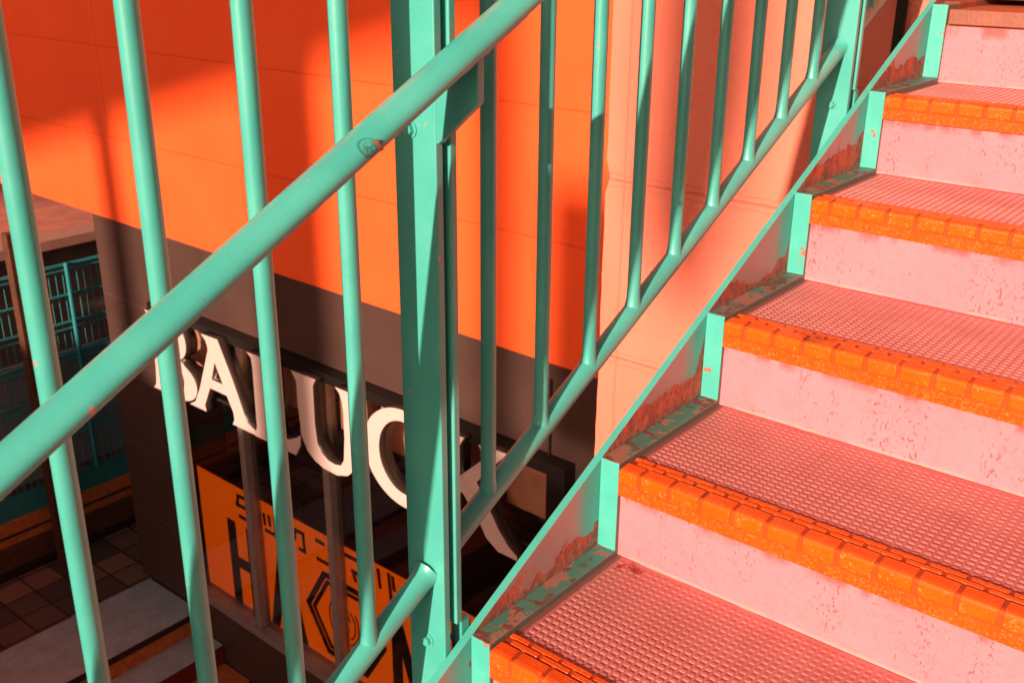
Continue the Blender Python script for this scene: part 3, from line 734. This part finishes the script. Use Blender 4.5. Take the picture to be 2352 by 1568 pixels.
for i in range(9):
    t = math.radians(205 + i*16)
    for k in range(2):
        a = t + k*.09
        for r_ in (.0068, .0084): m.v.append(tuple(on_rail(STX + r_*math.cos(a), TCC + r_*math.sin(a)/hr, .0003)))
    b0 = len(m.v)-4; m.face([b0, b0+1, b0+3, b0+2])
for (u0, u1, v0, v1) in ((-.0035,-.0029,-.001,.003), (-.0035,-.001,.0025,.003), (-.0035,-.0015,.0007,.0011), (-.0005,.0,-.001,.003), (.0,.002,-.001,-.0005), (-.003,.002,-.0034,-.0028)):
    b0 = len(m.v)
    for (uu, vv) in ((u0,v0),(u1,v0),(u1,v1),(u0,v1)): m.v.append(tuple(on_rail(STX+uu, TCC+vv/hr, .0003)))
    m.face([b0, b0+1, b0+2, b0+3])
build(m, 'lettering', 'ink', sk)
m = MB(); n = 8
for i in range(n+1):                                         # curled flap
    q = i/n
    for k in range(5):
        ss = (k/4-.5)*.013*(1-.25*q)
        p = on_rail(STX+.0075+.0035*math.sin(q*2.6), TCC - .25 + ss/hr, .0004+.0055*q*(1.25-.5*q))
        m.v.append(tuple(p))
for i in range(n):
    for k in range(4): m.face([i*5+k, i*5+k+1, i*5+5+k+1, i*5+5+k])
fo = build(m, 'curled_flap', 'stickerback', sk, smooth=True); so = fo.modifiers.new('thick', 'SOLIDIFY'); so.thickness = .0003

# dried leaf bits in the corner of the lowest full tread
def leaf(x, y, z, ang, L, wd, curl, label):
    m = MB(); n = 8
    for i in range(n+1):
        q = i/n; hw = wd*math.sin(math.pi*min(.97, q+.03))
        for k in (-1, 0, 1):
            lx, ly = (q-.5)*L, k*hw
            lz = curl*abs(k) + curl*1.4*(2*q-1)**2
            m.v.append((x+lx*math.cos(ang)-ly*math.sin(ang), y+lx*math.sin(ang)+ly*math.cos(ang), z+lz))
    for i in range(n):
        for k in range(2): m.face([i*3+k, i*3+k+1, i*3+4+k, i*3+3+k])
    o = build(m, 'dry_leaf', 'leaf', smooth=True); so = o.modifiers.new('thick', 'SOLIDIFY'); so.thickness = .0004
    return tag(o, label, 'leaf', 'dry leaf scraps on the tread')
leaf(.046, -.026, .0012, -.35, .030, .0035, .0015, 'curled dark red dry leaf at the back of the lowest full tread')
leaf(.024, -.030, .0012, .9, .016, .0028, .001, 'tiny bright red leaf scrap beside the stringer on the lowest full tread')

# ------------------------------------------------------------------ added unseen blockers behind the camera, shaped to throw the broad shadows
def shade(x, z, y): return (x - .014 + .128*(-5-y), z + .28*(-5-y))
yd = thing('top_shade_blocker', (-4, -22.3, -4.4), 'added unseen blocker whose sloping edge shades the top of the orange wall', 'building')  # added out of view, only to shade the upper orange wall
m = MB(); y_ = -22.0
pf = [shade(-9.5, .62, y_), shade(-5.26, 1.67, y_), shade(-1.15, 2.69, y_), shade(-1.05, 5.2, y_), shade(-9.5, 5.2, y_)]
m.prism(pf, 'y', y_-.3, y_); build(m, 'sloped_blocker', 'blocker_mat', yd)
cp = thing('band_shade_blockers', (-2, -16, -4.4), 'added unseen blockers that shade the shop front and pink wall in bands', 'blocker')  # added out of view; strips and panels cut to fit the shadow bands
YC = -16.0
def slab_at(name, pf):
    m = MB(); m.prism([shade(x, z, YC) for x, z in pf], 'y', YC-.08, YC); build(m, name, 'teal', cp)
for x0, x1 in ((-4.60, -4.36), (-2.94, -2.36), (-1.25, -1.07)):
    slab_at('band_blocker', [(x0, -5.5), (x1, -5.5), (x1, 3.6), (x0, 3.6)])
slab_at('lower_blocker', [(-1.56, -1.2), (-.30, -1.2), (-.30, .68), (-1.56, .68)])
slab_at('side_blocker', [(-.88, .77), (-.30, .77), (-.30, 1.97), (-.88, 1.97)])
slab_at('stucco_blocker', [(.03, 4.0), (.03, 1.95), (.17, 1.62), (.30, 1.95), (.35, 2.3), (.35, 4.0)])
yw = MB(); yw.box(-8+.15, -.9+.15, -8.7, -8.5, -4.4, .10+.98); tag(build(yw, 'low_shade_blocker', 'blocker_mat'), 'added unseen low blocker that shades the lower shop front', 'wall')  # added out of view to keep sun off the lower shop front
